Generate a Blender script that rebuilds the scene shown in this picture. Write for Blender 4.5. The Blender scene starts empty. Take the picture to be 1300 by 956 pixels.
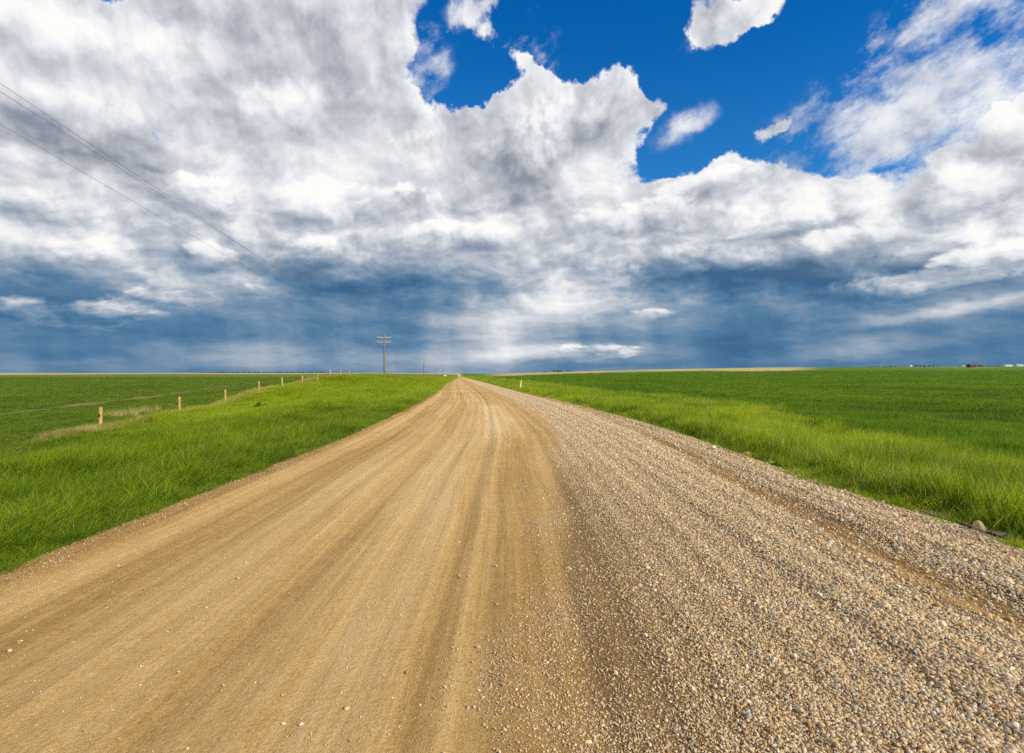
import bpy, bmesh, math, random
import numpy as np
from mathutils import Vector, Matrix, noise as mnoise

random.seed(7)
rng = np.random.default_rng(7)
sc = bpy.context.scene
COL = sc.collection
EYE, FPX = 1.7, 720.0            # eye height in metres; focal length for a 1300 px wide frame
CX, HY = 650.0, 474.0            # principal column and eye-level row of the photograph


def lin(r, g, b):
    f = lambda c: (c / 255 / 12.92) if c <= 10 else ((c / 255 + 0.055) / 1.055) ** 2.4
    return (f(r), f(g), f(b))


# ------------------------------------------------------------------ node helpers
class Tree:
    """Small expression layer over a shader node tree."""
    def __init__(self, nt):
        self.nt = nt

    def node(self, typ, **kw):
        n = self.nt.nodes.new(typ)
        for k, v in kw.items():
            setattr(n, k, v)
        return n

    def put(self, sock, v):
        if isinstance(v, Ex):
            v = v.s
        if isinstance(v, bpy.types.NodeSocket):
            self.nt.links.new(v, sock)
        else:
            sock.default_value = v

    def math(self, op, *a, clamp=False):
        n = self.node('ShaderNodeMath', operation=op, use_clamp=clamp)
        for i, v in enumerate(a):
            self.put(n.inputs[i], v)
        return Ex(self, n.outputs[0])

    def vmath(self, op, *a):
        n = self.node('ShaderNodeVectorMath', operation=op)
        for i, v in enumerate(a):
            self.put(n.inputs[i], v)
        return Ex(self, n.outputs[1] if op in ('LENGTH', 'DOT_PRODUCT', 'DISTANCE') else n.outputs[0])

    def xyz(self, x=0.0, y=0.0, z=0.0):
        n = self.node('ShaderNodeCombineXYZ')
        for i, v in enumerate((x, y, z)):
            self.put(n.inputs[i], v)
        return Ex(self, n.outputs[0])

    def sep(self, v):
        n = self.node('ShaderNodeSeparateXYZ')
        self.put(n.inputs[0], v)
        return [Ex(self, o) for o in n.outputs]

    def rng(self, x, a, b, c=0.0, d=1.0, smooth=True):
        n = self.node('ShaderNodeMapRange', interpolation_type='SMOOTHSTEP' if smooth else 'LINEAR')
        n.clamp = True
        self.put(n.inputs[0], x)
        for i, v in enumerate((a, b, c, d)):
            self.put(n.inputs[i + 1], v)
        return Ex(self, n.outputs[0])

    def noise(self, v, scale, detail=4.0, rough=0.5, color=False, dist=0.0, lac=2.0, dim='3D'):
        n = self.node('ShaderNodeTexNoise', noise_dimensions=dim)
        self.put(n.inputs['Vector'], v)
        n.inputs['Scale'].default_value = scale
        n.inputs['Detail'].default_value = detail
        n.inputs['Roughness'].default_value = rough
        n.inputs['Lacunarity'].default_value = lac
        n.inputs['Distortion'].default_value = dist
        return Ex(self, n.outputs[1 if color else 0])

    def voro(self, v, scale, detail=0.0, rough=0.5, feature='F1', out='Distance', smooth=None, dim='3D'):
        n = self.node('ShaderNodeTexVoronoi', feature=feature, voronoi_dimensions=dim)
        self.put(n.inputs['Vector'], v)
        n.inputs['Scale'].default_value = scale
        n.inputs['Detail'].default_value = detail
        n.inputs['Roughness'].default_value = rough
        if smooth is not None:
            n.inputs['Smoothness'].default_value = smooth
        return Ex(self, n.outputs[out])

    def mix(self, f, a, b):
        n = self.node('ShaderNodeMix', data_type='RGBA', clamp_factor=True)
        self.put(n.inputs[0], f)
        for s, v in ((n.inputs[6], a), (n.inputs[7], b)):
            if isinstance(v, tuple):
                v = (*v[:3], 1.0)
            self.put(s, v)
        return Ex(self, n.outputs[2])

    def cmul(self, a, b):
        n = self.node('ShaderNodeMix', data_type='RGBA', blend_type='MULTIPLY')
        n.inputs[0].default_value = 1.0
        for s, v in ((n.inputs[6], a), (n.inputs[7], b)):
            if isinstance(v, tuple):
                v = (*v[:3], 1.0)
            self.put(s, v)
        return Ex(self, n.outputs[2])

    def ramp(self, f, stops):
        n = self.node('ShaderNodeValToRGB')
        self.put(n.inputs[0], f)
        cr = n.color_ramp
        while len(cr.elements) < len(stops):
            cr.elements.new(0.5)
        for e, (p, c) in zip(cr.elements, stops):
            e.position = p
            e.color = (*c, 1.0)
        return Ex(self, n.outputs[0])


class Ex:
    def __init__(self, t, s):
        self.t, self.s = t, s
    def __add__(self, o): return self.t.math('ADD', self, o)
    __radd__ = __add__
    def __sub__(self, o): return self.t.math('SUBTRACT', self, o)
    def __rsub__(self, o): return self.t.math('SUBTRACT', o, self)
    def __mul__(self, o): return self.t.math('MULTIPLY', self, o)
    __rmul__ = __mul__
    def __truediv__(self, o): return self.t.math('DIVIDE', self, o)
    def __rtruediv__(self, o): return self.t.math('DIVIDE', o, self)


def new_mat(name):
    m = bpy.data.materials.new(name)
    m.use_nodes = True
    nt = m.node_tree
    nt.nodes.clear()
    t = Tree(nt)
    out = t.node('ShaderNodeOutputMaterial')
    return m, t, out


def principled(t, out, color, rough=0.9, bump=None, spec=0.3, bump_dist=0.01, bump_strength=1.0):
    b = t.node('ShaderNodeBsdfPrincipled')
    t.put(b.inputs['Base Color'], (*color, 1.0) if isinstance(color, tuple) else color)
    t.put(b.inputs['Roughness'], rough)
    b.inputs['Specular IOR Level'].default_value = spec
    if bump is not None:
        n = t.node('ShaderNodeBump')
        n.inputs['Distance'].default_value = bump_dist
        n.inputs['Strength'].default_value = bump_strength
        t.put(n.inputs['Height'], bump)
        t.nt.links.new(n.outputs[0], b.inputs['Normal'])
    t.nt.links.new(b.outputs[0], out.inputs[0])
    return b


# ------------------------------------------------------------------ camera
cam = bpy.data.cameras.new('camera')
cam.sensor_width = 36.0
cam.lens = 36.0 * FPX / 1300.0
cam.shift_y = -(478.0 - HY) / 1300.0
cam.clip_start, cam.clip_end = 0.05, 30000.0
cam_ob = bpy.data.objects.new('camera', cam)
cam_ob.location = (0, 0, EYE)
cam_ob.rotation_euler = (math.radians(90), 0, 0)
COL.objects.link(cam_ob)
sc.camera = cam_ob

# ------------------------------------------------------------------ light
SUN_EL, SUN_AZ = math.radians(28.0), math.radians(120.0)   # azimuth clockwise from +Y: from the right, a little behind
sun = bpy.data.lights.new('sun', 'SUN')
sun.energy = 5.0
sun.angle = math.radians(0.53)
sun.color = (1.0, 0.86, 0.62)
sun_ob = bpy.data.objects.new('sun', sun)
sd = Vector((math.sin(SUN_AZ) * math.cos(SUN_EL), math.cos(SUN_AZ) * math.cos(SUN_EL), math.sin(SUN_EL)))
sun_ob.rotation_euler = sd.to_track_quat('Z', 'Y').to_euler()
sun_ob.location = (60, -20, 60)
COL.objects.link(sun_ob)

sc.view_settings.view_transform = 'Standard'
sc.view_settings.look = 'None'
sc.view_settings.gamma = 1.0
sc.view_settings.use_curve_mapping = False
sc.view_settings.exposure = 0.45

sc.cycles.use_adaptive_sampling = True
sc.cycles.adaptive_threshold = 0.015
sc.cycles.use_denoising = False

# ------------------------------------------------------------------ sky: Nishita blue with a procedural cumulus and storm deck
SKY_STRENGTH = 0.08
EXPO = 0.45


def build_sky():
    Tree.noise2 = lambda self, *a, **k: self.noise(*a, dim='2D', **k)
    Tree.voro2 = lambda self, *a, **k: self.voro(*a, dim='2D', **k)
    w = bpy.data.worlds.new('World')
    sc.world = w
    w.use_nodes = True
    nt = w.node_tree
    nt.nodes.clear()
    t = Tree(nt)
    out = t.node('ShaderNodeOutputWorld')
    bg = t.node('ShaderNodeBackground')
    bg.inputs[1].default_value = SKY_STRENGTH
    nt.links.new(bg.outputs[0], out.inputs[0])

    sky = t.node('ShaderNodeTexSky', sky_type='NISHITA')
    sky.sun_disc = False
    sky.sun_elevation = SUN_EL
    sky.sun_rotation = SUN_AZ
    sky.air_density, sky.dust_density, sky.ozone_density = 1.0, 0.3, 3.0
    blue_raw = Ex(t, sky.outputs[0])

    # conformal coordinates of the view direction about +Y
    d = Ex(t, t.node('ShaderNodeTexCoord').outputs['Generated'])
    x, y, z = t.sep(t.vmath('NORMALIZE', d))
    zc = t.math('MAXIMUM', z, 0.0)
    k = 2.0 / t.math('MAXIMUM', y + 1.0, 0.02)
    px, pz = x * k, zc * k
    # noise space: rows of cloud thin out towards the horizon
    gz = t.math('LOGARITHM', pz + 0.10, math.e) * 0.50
    nv = t.xyz(px, gz, 0.0)

    # domain warp for the layout
    w1 = t.vmath('SUBTRACT', t.noise2(nv, 2.6, 3.0, 0.55, color=True), (0.5, 0.5, 0.5))
    w2 = t.vmath('SUBTRACT', t.noise2(nv, 9.0, 6.0, 0.62, color=True), (0.5, 0.5, 0.5))
    sq = t.rng(pz, 0.0, 0.35, 0.25, 1.0)
    wx1, wz1, _ = t.sep(w1)
    wx2, wz2, _ = t.sep(w2)
    qx = px + wx1 * WARP1 + wx2 * WARP2
    qz = pz + (wz1 * WARP1 + wz2 * WARP2) * sq
    q = t.xyz(qx, qz, 0.0)
    q2x, q2z = px + wx1 * WARP1 * 0.7 + wx2 * 0.03, pz + (wz1 * WARP1 * 0.7 + wz2 * 0.03) * sq
    q2 = t.xyz(q2x, q2z, 0.0)

    blue = t.cmul(blue_raw, t.mix(t.rng(pz, 0.60, 0.28), SKY_TINT, SKY_TINT_LOW))

    def blobs(lst):
        total = None
        for (bx, by, rx, ry, rot, amt) in lst:
            v = Vector(((bx - CX) / FPX, 1.0, (HY - by) / FPX)).normalized()
            kk = 2.0 / (1.0 + v.y)
            s = kk * v.y / FPX
            m = t.node('ShaderNodeMapping', vector_type='TEXTURE')
            t.put(m.inputs[0], q)
            m.inputs[1].default_value = (v.x * kk, v.z * kk, 0)
            m.inputs[2].default_value = (0, 0, math.radians(rot))
            m.inputs[3].default_value = (rx * s, ry * s, 1)
            g = t.node('ShaderNodeTexGradient', gradient_type='SPHERICAL')
            nt.links.new(m.outputs[0], g.inputs[0])
            e = t.rng(Ex(t, g.outputs[1]), 0.0, 1.0, 0.0, amt)
            total = e if total is None else total + e
        return total

    # rounded billows, evaluated here and a little way up towards the light
    soft_w = t.vmath('SUBTRACT', t.noise2(nv, 7.0, 3.0, 0.5, color=True), (0.5, 0.5, 0.5))

    def billow(v):
        n_ = t.node('ShaderNodeVectorMath', operation='MULTIPLY_ADD')
        t.put(n_.inputs[0], soft_w)
        n_.inputs[1].default_value = (0.09, 0.09, 0.0)
        t.put(n_.inputs[2], v)
        return t.voro2(Ex(t, n_.outputs[0]), 4.4, detail=5.0, rough=0.56, feature='F1') * -1.0

    def mass(v):
        return t.noise2(v, 3.2, 5.0, 0.52)

    up = t.vmath('ADD', nv, (0.020, 0.042, 0.0))
    b0, m0 = billow(nv), mass(nv)
    relief = (b0 - billow(up)) * 0.62 + (m0 - mass(up)) * 0.8       # > 0 on the tops, < 0 underneath
    h0 = m0 + b0 * 0.45 + 0.02
    fine = t.noise2(nv, 16.0, 6.0, 0.6)
    fine_b = t.noise2(t.vmath('ADD', nv, (0.006, 0.012, 0.0)), 16.0, 6.0, 0.6)
    crisp = (fine - fine_b) * 0.50
    streak = t.noise2(t.xyz(px * 0.45, gz * 1.8, 0.3), 5.0, 6.0, 0.55)

    # ---- where there is cloud
    hole = blobs(HOLES)
    puffs = blobs(PUFFS)
    behind = t.rng(y, 0.25, -0.5, 0.0, 1.0)
    cir_v = t.node('ShaderNodeMapping', vector_type='TEXTURE')
    t.put(cir_v.inputs[0], t.xyz(px, pz, 0.0))
    cir_v.inputs[2].default_value = (0, 0, math.radians(32))
    cir_v.inputs[3].default_value = (1.35, 0.85, 1)
    cirrus = t.noise2(Ex(t, cir_v.outputs[0]), 6.5, 9.0, 0.66)
    cmask = t.math('MINIMUM', blobs(CIRRUS), 1.0)
    edge_n = (h0 - 0.26) * 2.2 + (fine - 0.5) * 1.7
    solid = 1.0 - hole + puffs + edge_n * t.rng(pz, 0.12, 0.3, 0.0, 0.62) - behind * 0.75 + 0.24
    a_solid = t.rng(solid, 0.18, 0.62)
    a_cir = t.rng(cirrus + (cmask - 0.5) * 0.16, 0.40, 0.66) * t.rng(cmask, 0.02, 0.35) * 0.86
    alpha = t.math('MAXIMUM', a_solid, a_cir)

    # ---- how bright it is
    base = t.rng(pz, 0.03, 0.28, 0.30, 0.80)
    shade = blobs(SHADES)
    det = t.rng(pz, 0.04, 0.25, 0.25, 1.0)
    B = base + shade + relief * RELIEF * det + crisp * det + (h0 - 0.26) * HLOW * det + (fine - 0.5) * 0.12 * det \
        + (streak - 0.5) * t.rng(pz, 0.03, 0.32, 0.13, 0.10)
    B = B + t.rng(solid, 0.80, 0.35, 0.0, 0.22)
    # rain shafts under the far deck
    rain_n = t.noise2(t.xyz(px * 1.0 + pz * 0.12, pz * 0.2, 0.7), 11.0, 3.0, 0.5)
    B = B + (rain_n - 0.5) * t.rng(pz, 0.18, 0.06, 0.0, 0.42)
    # separate cloud masses, highest first: lit heads over shaded bases
    ragged = (b0 + 0.56) * 1.6 + (m0 - 0.5) * 0.9 + (fine - 0.5) * 0.75
    gloss = relief * RELIEF * 0.8 + (fine - 0.5) * 0.08 + crisp
    rag1, rag2 = 1.0 + ragged * 0.42, ragged * 0.42
    turned = {}
    for (bx, by, rx, ry, rot, bt, bb, soft) in BANKS:
        v = Vector(((bx - CX) / FPX, 1.0, (HY - by) / FPX)).normalized()
        kk = 2.0 / (1.0 + v.y)
        s_ = kk * v.y / FPX
        ca, sa = math.cos(math.radians(rot)), math.sin(math.radians(rot))
        if rot not in turned:
            turned[rot] = q2 if rot == 0 else t.xyz(q2x * ca + q2z * sa, q2z * ca - q2x * sa, 0.0)
        cx_, cz_ = v.x * kk * ca + v.z * kk * sa, v.z * kk * ca - v.x * kk * sa
        sx_, sz_ = 1 / (rx * s_), 1 / (ry * s_)
        loc = t.vmath('MULTIPLY_ADD', turned[rot], (sx_, sz_, 0.0), (-cx_ * sx_, -cz_ * sz_, 0.0))
        ly = t.sep(loc)[1]
        al = t.rng(rag1 - t.vmath('LENGTH', loc), 0.22, 0.22 + soft) * t.rng(ly, -1.05, -0.30)
        bri = t.rng(ly + rag2, -0.62, 0.50, bb, bt) + gloss
        mx = t.node('ShaderNodeMix', data_type='FLOAT')
        for i_, v_ in enumerate((al, B, bri)):
            t.put(mx.inputs[(0, 2, 3)[i_]], v_)
        B = Ex(t, mx.outputs[0])
        alpha = t.math('MAXIMUM', alpha, al)
    B = B + t.rng(pz, 0.10, 0.25, 0.02, 0.07)
    f = t.math('MULTIPLY', B, 0.8)
    high = t.ramp(f, [(p * 0.8, lin(*c)) for p, c in RAMP_HIGH])
    lowc = t.ramp(f, [(p * 0.8, lin(*c)) for p, c in RAMP_LOW])
    cloud = t.mix(t.rng(pz + (streak - 0.5) * 0.16, 0.34, 0.10), high, lowc)
    cloud = t.vmath('SCALE', cloud)
    cloud.s.node.inputs['Scale'].default_value = 1.0 / SKY_STRENGTH / 2**EXPO
    t.put(bg.inputs[0], t.mix(alpha, blue, cloud))
    w.cycles.sampling_method = 'MANUAL'
    w.cycles.sample_map_resolution = 512


SKY_TINT = (0.025, 0.72, 1.40)
SKY_TINT_LOW = (0.18, 0.86, 1.38)
WARP1, WARP2, RELIEF, HLOW = 0.09, 0.10, 0.90, 0.22
RAMP_HIGH = [(0.0, (106, 121, 141)), (0.3, (143, 152, 166)), (0.55, (184, 188, 197)), (0.8, (218, 220, 226)), (0.96, (238, 239, 242)), (1.15, (254, 253, 250))]
RAMP_LOW = [(0.0, (56, 100, 140)), (0.25, (84, 125, 161)), (0.45, (124, 150, 176)), (0.65, (174, 185, 198)), (0.88, (228, 231, 235)), (1.1, (255, 253, 248))]
# px, py, rx, ry, rotation, amount
HOLES = [(700, 20, 215, 125, 0, 1.9), (560, 80, 70, 100, 0, 1.1), (850, 60, 190, 150, 0, 1.9), (1030, 40, 200, 130, 30, 2.0), (1120, -10, 120, 60, 20, 1.2),
         (900, 150, 110, 70, 20, 1.1), (1000, 140, 150, 80, 25, 1.5), (600, 112, 100, 50, 0, 1.5), (870, 185, 110, 44, 12, 1.6),
         (140, 3, 46, 20, 0, 0.9), (190, 170, 34, 14, 0, 0.5), (135, 178, 26, 12, 0, 0.5), (1152, 185, 44, 30, 20, 1.1), (1200, 80, 270, 130, 32, 2.6), (1290, 20, 70, 60, 30, 0.9)]
PUFFS = [(590, 42, 60, 52, 60, 1.0), (640, 20, 40, 34, 0, 0.9), (903, 38, 66, 70, 30, 2.1), (960, 12, 80, 36, 15, 1.9), (990, 152, 52, 50, 20, 2.0), (1010, 160, 30, 30, 0, 0.6),
         (672, 82, 50, 24, 0, 0.9), (735, 135, 150, 80, 8, 1.6), (800, 115, 80, 46, 0, 1.0), (640, 170, 120, 60, 0, 1.2), (950, 245, 170, 46, 6, 0.9)]
CIRRUS = [(1180, 110, 260, 130, 32, 1.3), (1260, 40, 150, 130, 30, 1.1), (870, 150, 60, 40, 10, 0.35), (530, 110, 70, 100, 0, 0.6), (690, 70, 70, 50, 0, 0.4)]
SHADES = [(390, 50, 190, 95, 0, -0.20), (120, 205, 220, 60, 0, -0.25), (620, 240, 200, 50, 0, -0.30), (860, 275, 180, 40, 0, -0.20),
          (1070, 352, 340, 44, 0, -0.50), (870, 350, 130, 34, 0, -0.25), (450, 365, 230, 52, 0, -0.34), (60, 370, 240, 46, 0, -0.36),
          (130, 325, 150, 34, 0, 0.20), (240, 362, 190, 30, 0, 0.30), (620, 300, 170, 40, 0, 0.14),
          (640, 425, 170, 75, 20, 0.40), (760, 446, 150, 18, 0, 0.36), (660, 452, 120, 14, 0, 0.25), (330, 450, 170, 30, 0, 0.30), (500, 455, 140, 30, 0, 0.16), (740, 385, 150, 40, 0, 0.26),
          (950, 430, 140, 70, 0, -0.22), (1230, 440, 240, 50, 0, -0.10), (180, 415, 330, 30, 0, -0.16), (480, 415, 90, 60, 0, -0.1), (1190, 398, 220, 16, 8, 0.26), (1090, 442, 170, 20, 6, 0.22)]
# px, py, rx, ry, rotation, brightness of head, of base, edge softness
BANKS = [(580, 30, 44, 54, 60, 0.96, 0.87, 0.6),
         (900, 34, 92, 73, 35, 1.0, 0.91, 0.6),
         (130, 60, 300, 95, 0, 0.92, 0.73, 0.35),
         (390, 60, 190, 110, -7, 0.72, 0.49, 0.35),
         (990, 152, 57, 46, 0, 1.03, 0.8, 0.6),
         (380, 165, 320, 95, -7, 0.96, 0.64, 0.4),
         (90, 165, 240, 64, -7, 0.94, 0.4, 0.22),
         (745, 165, 135, 83, 7, 1.06, 0.42, 0.22),
         (530, 200, 150, 72, 0, 1.03, 0.58, 0.22),
         (640, 205, 155, 81, 7, 1.03, 0.33, 0.22),
         (930, 236, 180, 41, 7, 1.03, 0.52, 0.22),
         (210, 240, 200, 51, -7, 1.0, 0.4, 0.22),
         (1200, 255, 230, 66, 7, 1.03, 0.76, 0.22),
         (430, 260, 190, 60, 0, 1.02, 0.54, 0.22),
         (60, 270, 140, 51, 0, 1.03, 0.46, 0.22),
         (990, 280, 180, 44, 7, 1.0, 0.44, 0.22),
         (830, 280, 170, 47, 0, 0.98, 0.42, 0.22),
         (1100, 300, 150, 39, 7, 0.98, 0.56, 0.22),
         (600, 310, 220, 51, 0, 1.01, 0.52, 0.22),
         (400, 325, 130, 39, 0, 0.98, 0.46, 0.22),
         (130, 335, 120, 44, 0, 1.01, 0.51, 0.22),
         (270, 335, 160, 46, 0, 0.99, 0.54, 0.22),
         (900, 335, 180, 44, 0, 0.83, 0.37, 0.22),
         (1240, 340, 170, 50, 7, 0.98, 0.57, 0.22),
         (780, 350, 110, 40, 0, 0.84, 0.52, 0.3),
         (470, 362, 190, 40, 0, 0.52, 0.26, 0.4),
         (1060, 365, 300, 48, 0, 0.6, 0.2, 0.4),
         (250, 372, 210, 34, 0, 0.86, 0.42, 0.3),
         (835, 393, 60, 12, 0, 0.9, 0.62, 0.3),
         (60, 395, 200, 40, 0, 0.6, 0.24, 0.35),
         (765, 448, 130, 20, 0, 0.92, 0.62, 0.25)]
build_sky()

# ------------------------------------------------------------------ lie of the land
def smooth_table(xs, ys):
    """Monotone piecewise-cubic through a table (Fritsch-Carlson)."""
    xs, ys = np.array(xs, float), np.array(ys, float)
    h = np.diff(xs)
    dl = np.diff(ys) / h
    m = np.zeros_like(ys)
    m[0], m[-1] = dl[0], dl[-1]
    for i in range(1, len(xs) - 1):
        if dl[i - 1] * dl[i] > 0:
            w1, w2 = 2 * h[i] + h[i - 1], h[i] + 2 * h[i - 1]
            m[i] = (w1 + w2) / (w1 / dl[i - 1] + w2 / dl[i])

    def f(x):
        x = np.clip(np.asarray(x, float), xs[0], xs[-1])
        i = np.clip(np.searchsorted(xs, x) - 1, 0, len(xs) - 2)
        tt = (x - xs[i]) / h[i]
        return ((2 * tt**3 - 3 * tt**2 + 1) * ys[i] + (tt**3 - 2 * tt**2 + tt) * h[i] * m[i]
                + (-2 * tt**3 + 3 * tt**2) * ys[i + 1] + (tt**3 - tt**2) * h[i] * m[i + 1])
    return f


def sstep(a, b, x):
    q = np.clip((np.asarray(x, float) - a) / (b - a), 0, 1)
    return q * q * (3 - 2 * q)


XL = smooth_table([-40, 5, 14, 20, 33, 55, 80, 111, 300, 600, 4000, 12000], [-4.4, -4.6, -4.63, -4.86, -5.6, -7.6, -10.1, -13.2, -31.5, -60, -385, -1150])
XR = smooth_table([-40, 6, 9, 14, 18, 23, 37, 55, 80, 111, 300, 600, 4000, 12000], [5.4, 5.2, 4.95, 4.92, 4.75, 4.35, 3.1, 0.9, -1.8, -4.7, -22.5, -49.5, -372, -1130])
WB = smooth_table([-40, 19, 27, 36, 60, 600, 12000], [6.2, 6.3, 8.4, 10.2, 10.0, 12, 12])   # width of the right verge
ZROAD = smooth_table([-40, 60, 120, 300, 600, 900, 1500, 2500, 3500, 5000, 12000], [0, 0, -.15, -1.0, -2.2, -9, -8, -0.5, 1.2, -6, -40])
ZFENCE = smooth_table([-40, 20, 30, 37.6, 44.4, 51, 57, 63.4, 69.2, 75, 85, 100, 130, 170, 280, 450, 600, 900, 1500, 2500, 3500, 12000],
                      [-1.4, -1.35, -1.15, -.8, -.55, -.05, .12, .36, .62, .92, 1.15, 1.25, .65, .1, -.7, -1.3, -2.4, -7, -7, -1, 1.5, -30])
ZLEFT = smooth_table([-40, 0, 50, 150, 500, 1000, 1500, 2500, 3200, 5000, 12000], [-1.4, -1.4, -1.6, -1.6, -2.2, -3.5, -4.6, 0.4, 3.4, -2, -60])
TOPR = smooth_table([300, 500, 583, 640, 700, 800, 880, 1000, 1300, 2500], [0, 0.3, 1.6, 3.0, 4.6, 9.0, 12.5, 15.6, 17.6, 18])


def undulate(X, D):
    X, D = np.asarray(X, float), np.asarray(D, float)
    return (0.10 * np.sin(X * .31 + D * .12 + 1) + 0.07 * np.sin(X * .13 - D * .27) + 0.04 * np.sin(X * .9 + D * .7 + 2))


def terrain(X, D):
    X, D = np.asarray(X, float), np.asarray(D, float)
    xl, xr, zr = XL(D), XR(D), ZROAD(D)
    u, w = xl - X, X - xr
    # left: verge, bank with the fence line on it, then the field
    zf, zl = ZFENCE(D), ZLEFT(D)
    side = zr + (zf - zr) * sstep(0.5, 14.5, u) - 0.22 * np.exp(-((u - 2.8) / 1.6)**2) - 0.10 * sstep(0, .8, u)
    spread = np.clip(D * 0.16, 16, 400)
    left = side + (zl - zf) * sstep(0, 1, (u - 15.5) / spread)
    # right: verge, shallow ditch, crop rising to a far low hill
    pxd = CX + FPX * X / np.maximum(D, 60)
    r = sstep(120, 1450, D)
    hill = -0.45 * (1 - r) + TOPR(pxd) * r - 30 * sstep(1600, 9000, D)
    v = zr - 0.30 * sstep(0, 2.2, w) - 0.34 * np.exp(-((w - WB(D) + .3) / 1.1)**2)
    right = v + (hill - v) * sstep(0, 1, (w - 2) / np.clip(D * .2, 9, 200))
    z = np.where(u > 0, left, np.where(w > 0, right, zr - 0.08))
    off = np.maximum(u, w)
    amp = sstep(0.6, 9, off) * (1 + 2.0 * sstep(150, 800, D) * sstep(30, 200, off))
    lump = .075 * np.sin(1.9 * X + .9 * np.sin(.8 * D)) * np.sin(1.3 * D + .7 * np.sin(1.1 * X)) + .05 * np.sin(.8 * X + .5 * D + 1) * np.sin(.45 * D - .6 * X)
    z = z + lump * sstep(.4, 2.0, off) * (1 - sstep(60, 140, D))
    return z + amp * undulate(X, D) + np.where(off > 0, -0.03, 0)


def hit(px, py, d0=2.0, d1=6000):
    """World point where the sight line through a photograph pixel meets the ground."""
    D = np.geomspace(d0, d1, 6000)
    X, Z = (px - CX) / FPX * D, EYE - (py - HY) / FPX * D
    i = np.argmax(terrain(X, D) >= Z)
    if i == 0:
        i = len(D) - 1
    return float(X[i]), float(D[i]), float(terrain(X[i], D[i]))


def mesh_obj(name, verts, faces, mats, parent=None, smooth=True, link=True):
    me = bpy.data.meshes.new(name)
    me.from_pydata([tuple(map(float, v)) for v in verts], [], faces)
    me.update()
    if smooth:
        me.polygons.foreach_set('use_smooth', [True] * len(me.polygons))
    for m in (mats if isinstance(mats, (list, tuple)) else [mats]):
        if m:
            me.materials.append(m)
    o = bpy.data.objects.new(name, me)
    if link:
        COL.objects.link(o)
    if parent:
        o.parent = parent
    return o


def tag(o, label=None, cat=None, group=None, kind=None):
    for k_, v_ in (('label', label), ('category', cat), ('group', group), ('kind', kind)):
        if v_:
            o[k_] = v_
    return o


def grid_mesh(name, X, Y, Z, mat, uv=None):
    n, m = X.shape
    me = bpy.data.meshes.new(name)
    verts = np.stack([X, Y, Z], -1).reshape(-1, 3)
    i = np.arange(n * m).reshape(n, m)
    f = np.stack([i[:-1, :-1], i[:-1, 1:], i[1:, 1:], i[1:, :-1]], -1).reshape(-1, 4)
    me.vertices.add(len(verts))
    me.vertices.foreach_set('co', verts.astype(np.float32).ravel())
    me.loops.add(f.size)
    me.loops.foreach_set('vertex_index', f.astype(np.int32).ravel())
    me.polygons.add(len(f))
    me.polygons.foreach_set('loop_start', np.arange(0, f.size, 4, dtype=np.int32))
    me.polygons.foreach_set('use_smooth', np.ones(len(f), bool))
    me.update(calc_edges=True)
    if uv is not None:
        for nm, arr in uv.items():
            a = me.attributes.new(nm, 'FLOAT', 'POINT')
            a.data.foreach_set('value', arr.astype(np.float32).ravel())
    me.materials.append(mat)
    o = bpy.data.objects.new(name, me)
    COL.objects.link(o)
    return o


def attr(t, name, typ='GEOMETRY', out='Fac'):
    n = t.node('ShaderNodeAttribute', attribute_name=name, attribute_type=typ)
    return Ex(t, n.outputs[out])


# ------------------------------------------------------------------ ground sheet
m_ground, t, out = new_mat('ground_turf')
pos = Ex(t, t.node('ShaderNodeNewGeometry').outputs['Position'])
pX, pD, pZ = t.sep(pos)
verge, tan, leftf = attr(t, 'verge'), attr(t, 'tan'), attr(t, 'leftfield')
n1 = t.noise(pos, 0.05, 5, 0.6)
n2 = t.noise(pos, 1.2, 6, 0.65)
n3 = t.noise(t.xyz(pX * 0.004, pD * 0.02, 0.0), 1.0, 6, 0.6)
rows = t.noise(t.xyz(pX * 0.03, pD * 0.6, 0.0), 1.0, 4, 0.6)
crop = t.mix(t.rng(n1 * 0.6 + n3 * 0.6, 0.35, 0.85), (0.045, 0.115, 0.006), (0.100, 0.190, 0.010))
crop = t.mix(t.rng(n2 + rows * 0.5, 0.5, 1.0), t.cmul(crop, (0.75, 0.8, 0.8)), crop)
cropl = t.mix(t.rng(n1 * 0.5 + n3 * 0.7 + (rows - 0.5) * 0.3, 0.35, 0.85), (0.050, 0.110, 0.007), (0.150, 0.165, 0.024))
crop = t.mix(leftf, crop, cropl)
vg = t.mix(t.rng(n2 * 0.7 + n1 * 0.5, 0.35, 0.8), (0.060, 0.110, 0.008), (0.150, 0.200, 0.016))
stub = t.mix(n3, (0.42, 0.33, 0.17), (0.30, 0.26, 0.10))
col = t.mix(verge, crop, vg)
col = t.mix(tan, col, stub)
principled(t, out, col, 0.95, bump=t.noise(pos, 2.5, 8, 0.7), spec=0.1, bump_dist=0.25)


def geo(a, b, n, g):
    s = np.array([g**i for i in range(n)])
    return a + (b - a) * np.concatenate([[0], np.cumsum(s) / s.sum()])


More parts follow.
